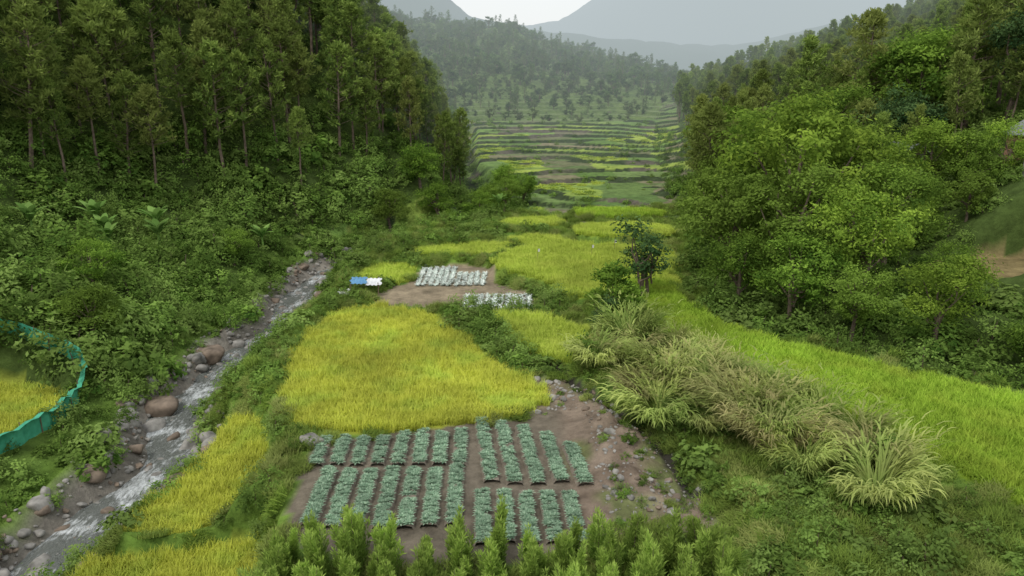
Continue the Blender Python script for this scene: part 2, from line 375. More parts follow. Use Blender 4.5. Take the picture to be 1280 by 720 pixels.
def pine(h=18,lf=M_pine,nb=48,nc=4,nn=15,start=.33,wid=1.):
    b=B();k=8;zz=np.linspace(-.5,h,k);wx=np.cumsum(rng.normal(0,.12,k));wy=np.cumsum(rng.normal(0,.12,k))
    b.tube(np.c_[wx,wy,zz],np.linspace(.26,.04,k)*h/18,6)
    side=rng.uniform(0,6.28)
    for i in range(nb):
        t=start+(1-start)*((i+rng.uniform(0,1))/nb)
        z=t*h;az=i*2.4+rng.normal(0,.5)
        q=(t-start)/(1-start)
        Lb=(4.0*(1-q**1.7)*(.55+.45*min(1,q*3))+.5)*rng.uniform(.55,1.15)*h/18*wid*(1+.25*math.cos(az-side))
        px=np.interp(z,zz,wx);py=np.interp(z,zz,wy)
        up=rng.uniform(.1,.5)+q*.4
        d=np.array([math.cos(az),math.sin(az),up]);d/=np.linalg.norm(d)
        P0=np.array([px,py,z]);P1=P0+d*Lb*.6;P2=P0+d*Lb+np.array([0,0,.12*Lb])
        b.tube([P0,P1,P2],[.055*h/18,.035,.015],3)
        for c in range(nc):
            s=rng.uniform(.4,1.05);cc=P0+(P2-P0)*s+rng.normal(0,.28,3)*h/18*(1,1,.6)
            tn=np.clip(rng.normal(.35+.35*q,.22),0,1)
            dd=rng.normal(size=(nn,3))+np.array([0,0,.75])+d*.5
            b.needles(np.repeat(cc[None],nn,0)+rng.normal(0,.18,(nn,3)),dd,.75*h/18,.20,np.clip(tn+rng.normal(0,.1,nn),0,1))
    return b.mesh('pine',[M_bark,lf])
def broad(h=12,lobes=13,clumps=15,nl=42,ls=.34,lf=M_bl,rx=.34,rz=.30,zc=.62,trunk=True,seedtint=.5):
    b=B();top=np.array([0,0,h*.5])
    if trunk:
        k=5;P=np.c_[np.cumsum(rng.normal(0,.12,k)),np.cumsum(rng.normal(0,.12,k)),np.linspace(-.6,h*.5,k)]
        b.tube(P,np.linspace(.028,.014,k)*h,7);top=P[-1]
    for i in range(lobes):
        a=rng.uniform(0,6.28);u=rng.uniform(-1,1);rr=rng.uniform(.35,1)**.6
        c=np.array([math.cos(a)*math.sqrt(1-u*u)*rx,math.sin(a)*math.sqrt(1-u*u)*rx,u*rz])*h*rr+np.array([0,0,zc*h])
        lr=h*rng.uniform(.11,.19)
        if trunk:
            st=np.array([0,0,h*rng.uniform(.2,.45)]);mid=(st+c)/2+rng.normal(0,.03*h,3)
            b.tube([st,mid,c],[.012*h,.008*h,.003*h],4)
        lt=rng.normal(0,.12)
        for j in range(clumps):
            d=nrm(rng.normal(size=3)+np.array([0,0,.35]));cc=c+d*lr*rng.uniform(.55,1.15)*np.array([1,1,.8])
            cr=lr*rng.uniform(.22,.42)
            pts=cc+rng.normal(size=(nl,3))*cr*np.array([1,1,.7])*.75
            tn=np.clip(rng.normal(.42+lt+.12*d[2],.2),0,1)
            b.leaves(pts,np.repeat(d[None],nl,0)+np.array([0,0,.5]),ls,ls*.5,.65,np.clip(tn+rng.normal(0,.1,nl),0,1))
    return b.mesh('broad',[M_bark,lf])
def shrub(r=1.4,h=1.7,clumps=30,nl=16,ls=.26,lf=M_shr,asp=.5,shoots=5):
    b=B();b.tube([(0,0,-.3),(.05,0,h*.4),(.1,.1,h*.7)],[.05,.04,.02],4)
    bl=rng.uniform(.75,1.2,(6))
    for j in range(clumps):
        d=rng.normal(size=3);d[2]=abs(d[2]);d=nrm(d);az=math.atan2(d[1],d[0]);k=int((az+math.pi)/6.2832*5.99)
        cc=d*np.array([r,r,h])*rng.uniform(.6,1.03)*bl[k]
        pts=cc+rng.normal(size=(nl,3))*.2*np.array([1,1,.7])*(r/1.4)
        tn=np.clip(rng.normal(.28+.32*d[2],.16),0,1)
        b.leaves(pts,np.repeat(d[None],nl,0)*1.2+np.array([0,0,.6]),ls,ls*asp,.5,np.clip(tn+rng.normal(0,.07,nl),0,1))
    n=shoots;a=rng.uniform(0,6.28,n);base=np.c_[np.cos(a)*r*.5,np.sin(a)*r*.5,np.full(n,h*.5)]
    b.blades(base,a,rng.uniform(.1,.6,n),rng.uniform(.6,1.2,n)*h*.5,np.full(n,ls*.3),4,rng.uniform(.4,.8,n),droop=1.2)
    return b.mesh('shrub',[M_bark,lf])
def tuft(n,rad,hh,w,lf,lean=.25,droop=.7,seg=3,name='tuft',sq=False):
    b=B()
    if sq: base=np.c_[rng.uniform(-rad,rad,(n,2)),np.full(n,-.05)]
    else:
        a=rng.uniform(0,6.28,n);rr=rad*np.sqrt(rng.uniform(0,1,n));base=np.c_[np.cos(a)*rr,np.sin(a)*rr,np.full(n,-.05)]
    hv=1+.25*fbm(base[:,0]*1.5+rng.uniform(0,99),base[:,1]*1.5,3,5)
    b.blades(base,rng.uniform(0,6.28,n),rng.uniform(.02,lean*2,n),hh*rng.uniform(.7,1.12,n)*hv,np.full(n,w),seg,np.clip(rng.normal(.5,.22,n)+.5*(hv-1),0,1),droop=droop)
    return b.mesh(name,[M_bark,lf])
def plume():
    b=B()
    for q in range(8):
        fa=rng.uniform(0,6.28);fr=rng.uniform(.1,1.0);n=36;H0=rng.uniform(2.3,4.3)
        base=np.c_[math.cos(fa)*fr+rng.normal(0,.12,n),math.sin(fa)*fr+rng.normal(0,.12,n),np.full(n,-.1)]
        az=fa+rng.normal(0,.55,n);ln=rng.uniform(.0,.3,n)+.1;le=H0*rng.uniform(.6,1.1,n);tq=rng.normal(.42,.14)
        b.blades(base,az,ln,le,rng.uniform(.08,.13,n),7,np.clip(rng.normal(tq,.15,n),0,1),droop=1.45)
        m=100;k=rng.integers(0,n,m);f=rng.uniform(.45,.98,m);ang=ln[k]+f*.72;L=le[k]*f
        c=base[k]+np.c_[np.cos(az[k])*np.sin(ang*.8)*L,np.sin(az[k])*np.sin(ang*.8)*L,np.cos(ang*.8)*L]
        b.blades(c,az[k]+rng.normal(0,.45,m),rng.uniform(.7,1.5,m),rng.uniform(.5,1.0,m),np.full(m,.09),3,np.clip(rng.normal(tq+.1+.4*f,.12),0,1),droop=1.3)
    return b.mesh('plume',[M_bark,M_plume])
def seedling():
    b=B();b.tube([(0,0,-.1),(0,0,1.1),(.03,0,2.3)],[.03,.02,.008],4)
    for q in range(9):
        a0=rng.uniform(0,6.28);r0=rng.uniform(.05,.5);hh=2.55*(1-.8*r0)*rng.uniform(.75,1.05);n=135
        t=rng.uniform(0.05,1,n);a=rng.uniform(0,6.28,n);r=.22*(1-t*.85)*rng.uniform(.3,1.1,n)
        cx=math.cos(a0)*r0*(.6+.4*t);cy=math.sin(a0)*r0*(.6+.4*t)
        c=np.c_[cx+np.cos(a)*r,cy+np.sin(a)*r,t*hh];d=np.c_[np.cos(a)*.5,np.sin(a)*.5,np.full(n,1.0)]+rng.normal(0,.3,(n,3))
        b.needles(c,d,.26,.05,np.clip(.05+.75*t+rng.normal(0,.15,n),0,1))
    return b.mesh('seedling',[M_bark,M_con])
def cabbage():
    b=B();n=22;a=np.arange(n)*2.4;q=np.arange(n)/n
    base=np.c_[np.cos(a)*.03,np.sin(a)*.03,np.full(n,.02)]
    b.blades(base,a,.3+1.0*(1-q),.14+.16*(1-q)+rng.uniform(0,.05,n),np.full(n,.14),3,np.clip(rng.normal(.55,.22,n),0,1),droop=.7)
    return b.mesh('cabbage',[M_bark,M_veg])
def banana():
    b=B();b.tube([(0,0,-.2),(.05,0,.8),(.08,.03,1.5)],[.16,.13,.08],7)
    n=10;a=np.arange(n)*2.4+rng.normal(0,.3,n);base=np.repeat([[.08,.03,1.4]],n,0)
    d=np.c_[np.cos(a),np.sin(a),np.zeros(n)]
    rows=[];p=base.astype(float);ang=rng.uniform(.05,.6,n);seg=7;sd=np.c_[-np.sin(a),np.cos(a),np.zeros(n)]
    for k in range(seg+1):
        ww=.38*math.sin(math.pi*min(1,(k+.3)/(seg+.35)))**.6+.01
        rows.append(np.stack([p-sd*ww+[0,0,-.1*ww],p,p+sd*ww+[0,0,-.1*ww]],1));p=p+2.3/seg*(d*np.sin(ang)[:,None]+np.array([0,0,1.])*np.cos(ang)[:,None]);ang=ang+.18
    V=np.stack(rows,1);idx=np.arange(V[...,0].size).reshape(n,seg+1,3)
    F=np.concatenate([np.stack([idx[:,:-1,j],idx[:,:-1,j+1],idx[:,1:,j+1],idx[:,1:,j]],-1).reshape(-1,4) for j in(0,1)])
    b.add(V.reshape(-1,3),F,1,np.repeat(rng.uniform(.2,.9,n),(seg+1)*3));return b.mesh('banana',[M_ban,M_ban])
def rock(mat,seed):
    import bmesh
    bm=bmesh.new();bmesh.ops.create_icosphere(bm,subdivisions=3,radius=1)
    r=np.random.default_rng(seed);ks=r.normal(size=(9,3));ks/=np.linalg.norm(ks,axis=1)[:,None];lv=r.uniform(.6,.85,9)
    for v in bm.verts:
        c=np.array(v.co)
        for kk,l in zip(ks,lv):
            dd=c@kk
            if dd>l: c=c-kk*(dd-l)*.85
        c*=1+.05*math.sin(c[0]*7+seed)+.04*math.sin(c[1]*9+c[2]*5)
        c*=np.array([1.2,.95,.75]);v.co=c
    me=bpy.data.meshes.new('rock');bm.to_mesh(me);bm.free();me.materials.append(mat)
    me.polygons.foreach_set('use_smooth',np.ones(len(me.polygons),bool));return me
# ------------------------------------------------------------------ scatter
def coll(name,meshes):
    c=bpy.data.collections.new(name)
    for k,m in enumerate(meshes):
        c.objects.link(bpy.data.objects.new(f'{name}_{k}',m))
    return c
def scatter(name,col,P,scl,rot=None,tilt=.06):
    n=len(P);me=bpy.data.meshes.new(name);me.vertices.add(n);me.vertices.foreach_set('co',np.asarray(P,np.float32).ravel())
    R=np.zeros((n,3));R[:,2]=rng.uniform(0,6.283,n);R[:,:2]=rng.normal(0,tilt,(n,2))
    if rot is not None: R=rot
    S=np.asarray(scl,float)
    if S.ndim==1: S=np.repeat(S[:,None],3,1)*rng.uniform(.88,1.12,(n,3))
    a=me.attributes.new('rot','FLOAT_VECTOR','POINT');a.data.foreach_set('vector',R.astype(np.float32).ravel())
    a=me.attributes.new('scl','FLOAT_VECTOR','POINT');a.data.foreach_set('vector',S.astype(np.float32).ravel())
    a=me.attributes.new('pid','INT','POINT');a.data.foreach_set('value',rng.integers(0,len(col.objects),n).astype(np.int32))
    o=link(name,me)
    ng=bpy.data.node_groups.new('scatter_'+name,'GeometryNodeTree')
    ng.interface.new_socket('Geometry',in_out='INPUT',socket_type='NodeSocketGeometry');ng.interface.new_socket('Geometry',in_out='OUTPUT',socket_type='NodeSocketGeometry')
    gi=ng.nodes.new('NodeGroupInput');go=ng.nodes.new('NodeGroupOutput');ip=ng.nodes.new('GeometryNodeInstanceOnPoints')
    ci=ng.nodes.new('GeometryNodeCollectionInfo');ci.inputs['Collection'].default_value=col;ci.inputs['Separate Children'].default_value=True;ci.inputs['Reset Children'].default_value=True
    ng.links.new(gi.outputs[0],ip.inputs['Points']);ng.links.new(ci.outputs[0],ip.inputs['Instance']);ip.inputs['Pick Instance'].default_value=True
    for nm,dt,sock in(('rot','FLOAT_VECTOR','Rotation'),('scl','FLOAT_VECTOR','Scale'),('pid','INT','Instance Index')):
        na=ng.nodes.new('GeometryNodeInputNamedAttribute');na.data_type=dt;na.inputs['Name'].default_value=nm
        ou=[q for q in na.outputs if q.enabled and q.name=='Attribute'][0];ng.links.new(ou,ip.inputs[sock])
    ng.links.new(ip.outputs[0],go.inputs[0])
    md=o.modifiers.new('scatter','NODES');md.node_group=ng
    return o
def jit(x0,x1,y0,y1,s,j=.48):
    gx,gy=np.meshgrid(np.arange(x0,x1,s),np.arange(y0,y1,s));gx=gx.ravel()+rng.uniform(-j,j,gx.size)*s;gy=gy.ravel()+rng.uniform(-j,j,gy.size)*s
    return gx,gy
def vis(x,y,m=12):
    return (np.abs(x)<.74*y+m+8)
def slope_rot(x,y,yaw=None):
    e=.4;zx=(H(x+e,y)-H(x-e,y))/(2*e);zy=(H(x,y+e)-H(x,y-e))/(2*e)
    n=len(x);yaw=rng.uniform(0,6.283,n) if yaw is None else yaw
    from mathutils import Matrix,Vector
    R=np.zeros((n,3))
    for i in range(n):
        nn=Vector((-zx[i],-zy[i],1)).normalized();q=Vector((0,0,1)).rotation_difference(nn).to_matrix()@Matrix.Rotation(yaw[i],3,'Z')
        R[i]=q.to_euler('XYZ')
    return R
# forests
Cp=coll('pine_variant',[pine(18,start=s,wid=w) for s,w in((.33,1),(.42,.9),(.28,1.15),(.5,.95),(.36,.85))])
gx,gy=jit(-190,-1,60,290,4.4);m=vis(gx,gy);gx,gy=gx[m],gy[m];t=terrain(gx,gy)
m=(t['dL']>t['kn']*.95)&(t['fid']<0)&(~t['hill']);m&=rng.uniform(size=len(gx))<.93
px,py,pz=gx[m],gy[m],t['z'][m]
sc=rng.uniform(.68,1.08,len(px))*np.clip(.55+t['dL'][m]*.03,.5,1)
gx,gy=jit(24,230,92,420,5.0);m=vis(gx,gy);gx,gy=gx[m],gy[m];t=terrain(gx,gy)
m=(t['dR']>4+5*rng.uniform(size=len(gx)))&(~t['hill'])&((gy>110)|(t['dR']>12))
px=np.r_[px,gx[m]];py=np.r_[py,gy[m]];pz=np.r_[pz,t['z'][m]]
sc=np.r_[sc,rng.uniform(.45,.76,m.sum())]
sc*=I(py,0,1,150,.98,200,.8,400,.7)
scatter('pine_forest',Cp,np.c_[px,py,pz],sc)
Cb=coll('hill_tree_variant',[broad(9,8,9,16,.62,M_far),broad(9,7,9,16,.62,M_far,rx=.36,rz=.26,zc=.45),pine(11,M_far,26,3,9,.2),shrub(2.6,3,24,12,.55,M_far)])
gx,gy=jit(-150,190,225,520,3.7);m=vis(gx,gy);gx,gy=gx[m],gy[m];t=terrain(gx,gy)
dens=np.clip(.55+(t['z']-15)/8+1.2*t['n1']+.5*(gx<-10),.34,.99)
m=t['hill']&(rng.uniform(size=len(gx))<dens)
scatter('hillside_woodland',Cb,np.c_[gx[m],gy[m],t['z'][m]-.3],rng.uniform(.25,.8,m.sum())*I(t['z'][m],10,.7,25,1.05))
# shrubs
Cs=coll('shrub_variant',[shrub(),shrub(1.5,1.4,30,16,.34),shrub(1.2,2.0,30,15,.22),shrub(1.6,1.5,26,14,.44,asp=.6),shrub(1.3,1.5,34,18,.2),shrub(1.8,2.1,46,16,.3)])
gx,gy=jit(-100,-20,26,140,1.85);m=vis(gx,gy);gx,gy=gx[m],gy[m];t=terrain(gx,gy)
m=(t['dr']>3.0)&(t['fid']<0)&(t['sd']>.8)&(gx<t['xL']+3.8)&(t['dL']<t['kn']+10)
big=1+.6*fbm(gx/4.5,gy/4.5,2,71)
S1=np.c_[gx[m],gy[m],t['z'][m]-.15];s1=rng.uniform(.65,1.45,m.sum())*(big*(1+.4*t['n1']))[m]*np.clip(.85+t['dL'][m]*.05,.7,1.2)
gx,gy=jit(-110,-1,85,200,3.2);m=vis(gx,gy);gx,gy=gx[m],gy[m];t=terrain(gx,gy)
m=(t['dL']>t['kn']*.9)&(t['fid']<0)
S2=np.c_[gx[m],gy[m],t['z'][m]];s2=rng.uniform(.8,1.7,m.sum())
gx,gy=jit(14,80,40,130,2.2);m=vis(gx,gy);gx,gy=gx[m],gy[m];t=terrain(gx,gy)
m=(t['dR']>.4)&(t['fid']<0)&(t['sd']>.7)&((t['dR']<10)|(rng.uniform(size=len(gx))<.85))
S3=np.c_[gx[m],gy[m],t['z'][m]-.15];s3=rng.uniform(.7,1.5,m.sum())
gx,gy=jit(-25,16,28,128,1.15);t=terrain(gx,gy);r=rng.uniform(size=len(gx))
m=(t['dr']>2.4)&(t['fid']<0)&(t['sd']>.35)&(gx<t['xR'])&(gy<112)&(t['side']<1)&~((gy<53)&(gx>-12.0))
hedge=(gx>-6)&(gx<6)&(gy>50)&(gy<68)
m&=(r<np.where(gx<-13,.66,np.where(hedge,.85,.45)))
S4=np.c_[gx[m],gy[m],t['z'][m]-.1];s4=rng.uniform(.3,.85,m.sum())*np.where(hedge[m],1.25,1)
gx,gy=jit(-30,40,101,240,1.9);t=terrain(gx,gy);r=rng.uniform(size=len(gx))
leftb=(gx<2)&(gy<140)&(t['dr']<9)
m=(t['dR']<8)&(t['dL']<9)&((t['riser']>.4)|(t['dL']>0)|(t['dR']>0)|leftb|(r<.03))&(r<np.where((t['dL']>0)|(t['dR']>0)|leftb,.85,.36))&(t['fid']<0)&(t['dr']>1.5)
S5=np.c_[gx[m],gy[m],t['z'][m]-.2];s5=rng.uniform(.22,.66,m.sum())*np.where((leftb|(t['dL']>0))[m],2.0,1)
gx,gy=jit(6,30,20,60,1.6);t=terrain(gx,gy);r=rng.uniform(size=len(gx))
m=(t['side']>.6)&(t['fid']<0)&(t['sd']>.6)&(gx<t['xR'])&(r<.6)
S6=np.c_[gx[m],gy[m],t['z'][m]-.1];s6=rng.uniform(.3,.95,m.sum())
gx,gy=jit(2.5,12,28,53,.9);t=terrain(gx,gy);r=rng.uniform(size=len(gx))
m=(t['side']<.3)&(t['side']>-7)&(r<.2+.4*(t['n4']>.05)+.3*(gy<34))&((gx>5.4)|(gy>45.5))
S7=np.c_[gx[m],gy[m],t['z'][m]-.1];s7=rng.uniform(.1,.38,m.sum())
SS=np.r_[S1,S2,S3,S4,S5,S6,S7];scatter('shrub_thicket',Cs,SS,np.r_[s1,s2,s3,s4,s5,s6,s7])
# grass
Cg=coll('grass_variant',[tuft(330,.85,.62,.045,M_gr,.4,1.0),tuft(330,.85,.5,.04,M_gr,.5,.9),tuft(280,.8,.85,.05,M_gr,.3,1.2)])
gx,gy=jit(-24,34,22,112,1.15);t=terrain(gx,gy)
m=(t['dr']>2.3)&((t['fid']<0))&(t['sd']>.2)&(gx<t['xR']+2)
scar=(t['side']<.3)&(gy<52)&(gy>33)&(gx>1)
m&=~(scar&(rng.uniform(size=len(gx))<.6))
m&=(rng.uniform(size=len(gx))<.92)
gx,gy=gx[m],gy[m];sg=rng.uniform(.55,1.15,m.sum())*(1+.3*t['n1'][m]);S=np.c_[np.ones(len(gx)),np.ones(len(gx)),sg]
S[scar[m]]*=.45
scatter('grass_bank',Cg,np.c_[gx,gy,t['z'][m]],S,slope_rot(gx,gy))
# rice
def rice(name,kinds,mat,hh=.8,bounds=(-50,62,12,114),s=1.0):
    C=coll(name+'_patch',[tuft(270,.58,hh,.045,mat,.3,1.0,3,sq=True),tuft(270,.58,hh*.95,.045,mat,.35,1.3,3,sq=True),tuft(270,.58,hh*1.03,.045,mat,.25,.8,3,sq=True)])
    gx,gy=jit(*bounds,s,.12);t=terrain(gx,gy);ids=[i for i,(k,v) in enumerate(FIELDS.items()) if v[2] in kinds]
    m=np.isin(t['fid'],ids)&vis(gx,gy)
    n=m.sum();ro=np.zeros((n,3));w=fbm(gx[m]/5,gy[m]/5,3,55);ro[:,2]=rng.integers(0,4,n)*math.pi/2+rng.normal(0,.15,n);ro[:,0]=.08*w;ro[:,1]=.08*fbm(gx[m]/3.5,gy[m]/3.5,2,58)
    s_=(1+.3*fbm(gx[m]/4,gy[m]/4,3,51)+rng.normal(0,.03,n))
    scatter(name,C,np.c_[gx[m],gy[m],t['z'][m]],np.c_[np.ones(n),np.ones(n),s_],ro)
rice('rice_field_ripe',('gold',),M_gold)
rice('rice_field_ripening',('lime',),M_lime)
rice('rice_field_green',('green',),M_green)
Ct=coll('terrace_crop',[tuft(110,1.1,.42,.1,M_lime,.4,1.0,2),tuft(110,1.1,.38,.1,M_gr,.4,1.0,2)])
gx,gy=jit(-16,60,104,200,1.8);t=terrain(gx,gy)
cell=cellof(t,gx)
m=(t['riser']<.4)&(t['fid']<0)&(t['dL']<2)&(t['dR']<4)&(t['dr']>2)&np.isin(cell,(0,1,3,9))&(t['n2']<.15)
scatter('terrace_rice',Ct,np.c_[gx[m],gy[m],t['z'][m]],rng.uniform(.7,1.0,m.sum()))
# vegetables
BEDS=[];pts=[]
def block(x0,x1,y0,y1,n,sk=0):
    for i in range(n):
        u=(i+.5)/n;xx=x0+(x1-x0)*u;ya,yb=y0(u),y1(u)
        ya+=rng.normal(0,.12);yb+=rng.normal(0,.12)
        BEDS.append((xx,ya,yb,sk,(x1-x0)/n*.40))
        for yy in np.arange(ya+.1,yb,.28):
            for o in(-.22,0,.22):
                if rng.uniform()<.94: pts.append((xx+o+sk*(yy-ya)+rng.normal(0,.025),yy+rng.normal(0,.04)))
block(-12.2,-2.5,lambda u:39.3,lambda u:42.1+1.7*u,8,-.05)
block(-11.0,-2.4,lambda u:33.0,lambda u:38.6,7,-.04)
block(-1.8,4.8,lambda u:37.3-.2*u,lambda u:45.2-4.4*u*u,5,-.12)
block(-2.0,3.9,lambda u:31.6,lambda u:36.4-.3*u,5,-.05)
pts=np.array(pts);pz=H(pts[:,0],pts[:,1])
Cv=coll('vegetable_variant',[cabbage(),cabbage(),cabbage()])
scatter('vegetable_rows',Cv,np.c_[pts,pz+.22],rng.uniform(.7,1.12,len(pts)))
b=B()
for xx,ya,yb,sk,hw in BEDS:
    yy=np.arange(ya-.1,yb+.2,.3);n=len(yy);cx=xx+sk*(yy-ya);z0=H(cx,yy)
    prof=[(-hw,-.05),(-hw*.7,.2),(0,.25),(hw*.7,.2),(hw,-.05)]
    V=np.stack([np.c_[cx+a+rng.normal(0,.02,n),yy,z0+h+rng.normal(0,.02,n)] for a,h in prof],1)
    idx=np.arange(n*5).reshape(n,5);F=np.concatenate([np.stack([idx[:-1,j],idx[:-1,j+1],idx[1:,j+1],idx[1:,j]],-1) for j in range(4)])
    b.add(V.reshape(-1,3),F,0,.5)
M_soil=plainmat('bed_soil',(.12,.10,.075),(.24,.20,.155),3)
link('vegetable_beds',b.mesh('vegetable_beds',[M_soil]))
M_pale=leafmat('seedbed_leaves',(.42,.50,.45),(.78,.82,.77),.2,.3,hue_var=.4)
b=B();n=26;a=np.arange(n)*2.4
b.blades(np.c_[np.cos(a)*.04,np.sin(a)*.04,np.full(n,.02)],a,rng.uniform(.4,1.2,n),rng.uniform(.2,.42,n),np.full(n,.13),3,rng.uniform(0,1,n),droop=.6)
Cpale=coll('seedbed_variant',[b.mesh('pale',[M_bark,M_pale])])
pp=[]
for (x0,x1,y0,y1) in((-10.3,-6.6,77.5,85.5),(-6,-2.8,77.5,83),(-4.6,2,67.6,73.6)):
    for xx in np.arange(x0,x1,.7):
        for yy in np.arange(y0,y1,.33): pp.append((xx+rng.normal(0,.07),yy))
pp=np.array(pp);pz=H(pp[:,0],pp[:,1]);scatter('seedbed_plants',Cpale,np.c_[pp,pz],rng.uniform(.9,1.4,len(pp)))
# seedling rows
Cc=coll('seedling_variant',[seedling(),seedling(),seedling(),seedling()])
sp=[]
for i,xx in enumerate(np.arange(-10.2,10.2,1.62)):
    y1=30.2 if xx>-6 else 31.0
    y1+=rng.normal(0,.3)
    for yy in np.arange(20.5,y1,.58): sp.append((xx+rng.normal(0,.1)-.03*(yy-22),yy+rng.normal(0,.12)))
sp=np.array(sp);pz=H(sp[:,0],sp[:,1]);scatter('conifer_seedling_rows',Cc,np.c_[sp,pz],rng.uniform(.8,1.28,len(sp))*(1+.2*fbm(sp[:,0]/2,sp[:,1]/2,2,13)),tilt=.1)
# reeds
Cr=coll('reed_variant',[plume(),plume(),plume(),plume()])
gx,gy=jit(7,27,29,60,2.5);t=terrain(gx,gy)
m=(t['fid']<0)&(t['sd']>1.3)&(t['side']>.8)&(gx<t['xR'])&(rng.uniform(size=len(gx))<.9)
m&=(gy>48.5-1.1*(gx-4))&(gy>33)
scatter('reed_clumps',Cr,np.c_[gx[m],gy[m],t['z'][m]],rng.uniform(.7,1.15,m.sum())*np.clip(.45+t['sd'][m]*.2,.6,1.1),tilt=.14)
# rocks
Ck=coll('boulder_variant',[rock(M_rock,1),rock(M_rock,2),rock(M_rockb,3),rock(M_rock,4)])
NK=2600
k=rng.integers(0,len(Pn),NK);off=rng.choice([-1,1],NK)*rng.uniform(.1,4.0,NK);q=Pn[k,:2]+nr[k]*off[:,None];z=H(q[:,0],q[:,1])
sc=np.exp(rng.normal(-1.7,.6,NK)).clip(.07,.85)
m=(q[:,1]>30)&(q[:,1]<114)&((np.abs(off)>1.5)|(rng.uniform(size=NK)<np.where(q[:,1]>62,.6,.25)))
z=np.where(np.abs(off)<1.6,z+.22,z+.04)
scatter('river_boulders',Ck,np.c_[q,z][m],sc[m],tilt=.3)
q=np.c_[rng.uniform(1,11,1300),rng.uniform(31,52,1300)];t=terrain(q[:,0],q[:,1]);m=((t['side']<.2)&(q[:,0]>4.9))|((q[:,1]>46.5)&(t['side']<0))
scatter('rubble_stones',Ck,np.c_[q,t['z']][m],np.exp(rng.normal(-2.6,.6,m.sum())).clip(.035,.36),tilt=.3)
for (bx,by,s) in((-28.6,66,1.4),(-28.6,55.5,1.5),(-28.0,52.5,1.0),(-22.6,86,1.2),(-12.6,42.0,.7)):
    o=link('boulder',Ck.objects[2 if s>1.3 else 0].data,(bx,by,float(H(bx,by)[0])+.3*s));o.scale=(s,s,s);o.rotation_euler=(.2,.1,bx)
# ------------------------------------------------------------------ individual trees
BM=[broad(12),broad(12,rx=.38,rz=.27,zc=.6),broad(12,lobes=16,rx=.30,rz=.36,zc=.58),broad(12,lobes=15,ls=.42,nl=34)]
M_bl2=leafmat('leaves_lime',(.11,.20,.03),(.40,.56,.08),.4,.1)
BL=[broad(12,lf=M_bl2),broad(12,lf=M_bl2,rx=.37,rz=.3)]
M_dk=leafmat('leaves_dark',(.03,.07,.025),(.11,.18,.06),.25,.1)
BD=[broad(12,lf=M_dk)]
def tree(name,me,x,y,h,h0=12,w=1.):
    o=link(name,me,(x,y,float(H(x,y)[0])));s=h/h0;o.scale=(s*w,s*w,s);o.rotation_euler=(0,0,rng.uniform(0,6.28));return o
for (x,y,h,k) in ((21,66,8,'B'),(24.5,61.5,8,'B'),(28,57.5,7,'B'),(31,63,11,'L'),(27,69,13,'B'),(23,75,11,'B'),(30,77,18,'L'),(36,70,11,'B'),(33,54.5,8,'L'),(38.5,50.5,6,'B'),(37,60,6.5,'B'),(43,47,6,'B'),(48,44,6,'B'),
    (25,84,12,'B'),(33,87,15,'B'),(39,82,13,'L'),(41,92,14,'B'),(36,100,15,'B'),(47,84,10,'L'),(50,97,13,'D'),(45,103,15,'B'),(56,104,16,'B'),(28,96,11,'B'),(52,78,6,'L'),(63,96,14,'D'),(60,112,16,'B'),(32,110,12,'B'),(44,56,4,'B'),(66,84,12,'B'),(40,76,8,'L'),(43,79,8,'B'),(49,80,8,'B'),(46,74,5,'B')):
    me={'B':BM[rng.integers(4)],'L':BL[rng.integers(2)],'D':BD[0]}[k]
    tree('broadleaf_tree',me,x,y,h,w=1.12)
for (x,y,h) in((-9,112,6),(-5,117,7),(-1,114,5.5),(-12,117,7),(-4,124,7),(2,119,5),(-19,113,7),(-15,121,8),(-1,128,6),(-36,60,6),(-40,68,6),(-52,62,7),(-34,88,5)):
    tree('broadleaf_tree',BM[rng.integers(4)],x,y,h,w=1.25)
for (x,y,h) in((25.5,97,16),(52,112,19),(60,100,19),(46,118,17),(68,106,20),(27,105,14)):
    tree('pine_tree',Cp.objects[int(rng.integers(5))].data,x,y,h,18,1.15)
sp_=[broad(7,lobes=9,clumps=9,nl=26,ls=.34,lf=M_bl,rx=.22,rz=.38,zc=.55),broad(7,lobes=7,clumps=7,nl=22,ls=.32,lf=M_dk,rx=.22,rz=.35,zc=.6)]
for (x,y,h,k) in((8.9,62.5,6.8,0),(10.3,61,5.5,0),(8.1,60,4.3,1),(7.6,62.5,4.2,0),(12.2,68.5,8.2,1),(13.6,69.5,7,1),(11.2,59.5,3.5,0)):
    tree('small_tree',sp_[k],x,y,h,7,1.15)
bm_=[banana(),banana()]
for (x,y,s) in((-46,82,1.1),(-48,84,1.2),(-44.5,80,.9),(-41,84,1.1),(-43,88,1.2),(-50,76,1.1),(-33,96,1.0),(-2,110,.8)):
    o=link('banana_plant',bm_[int(rng.integers(2))],(x,y,float(H(x,y)[0])+.7));o.scale=(s,s,s);o.rotation_euler=(0,0,rng.uniform(0,6))
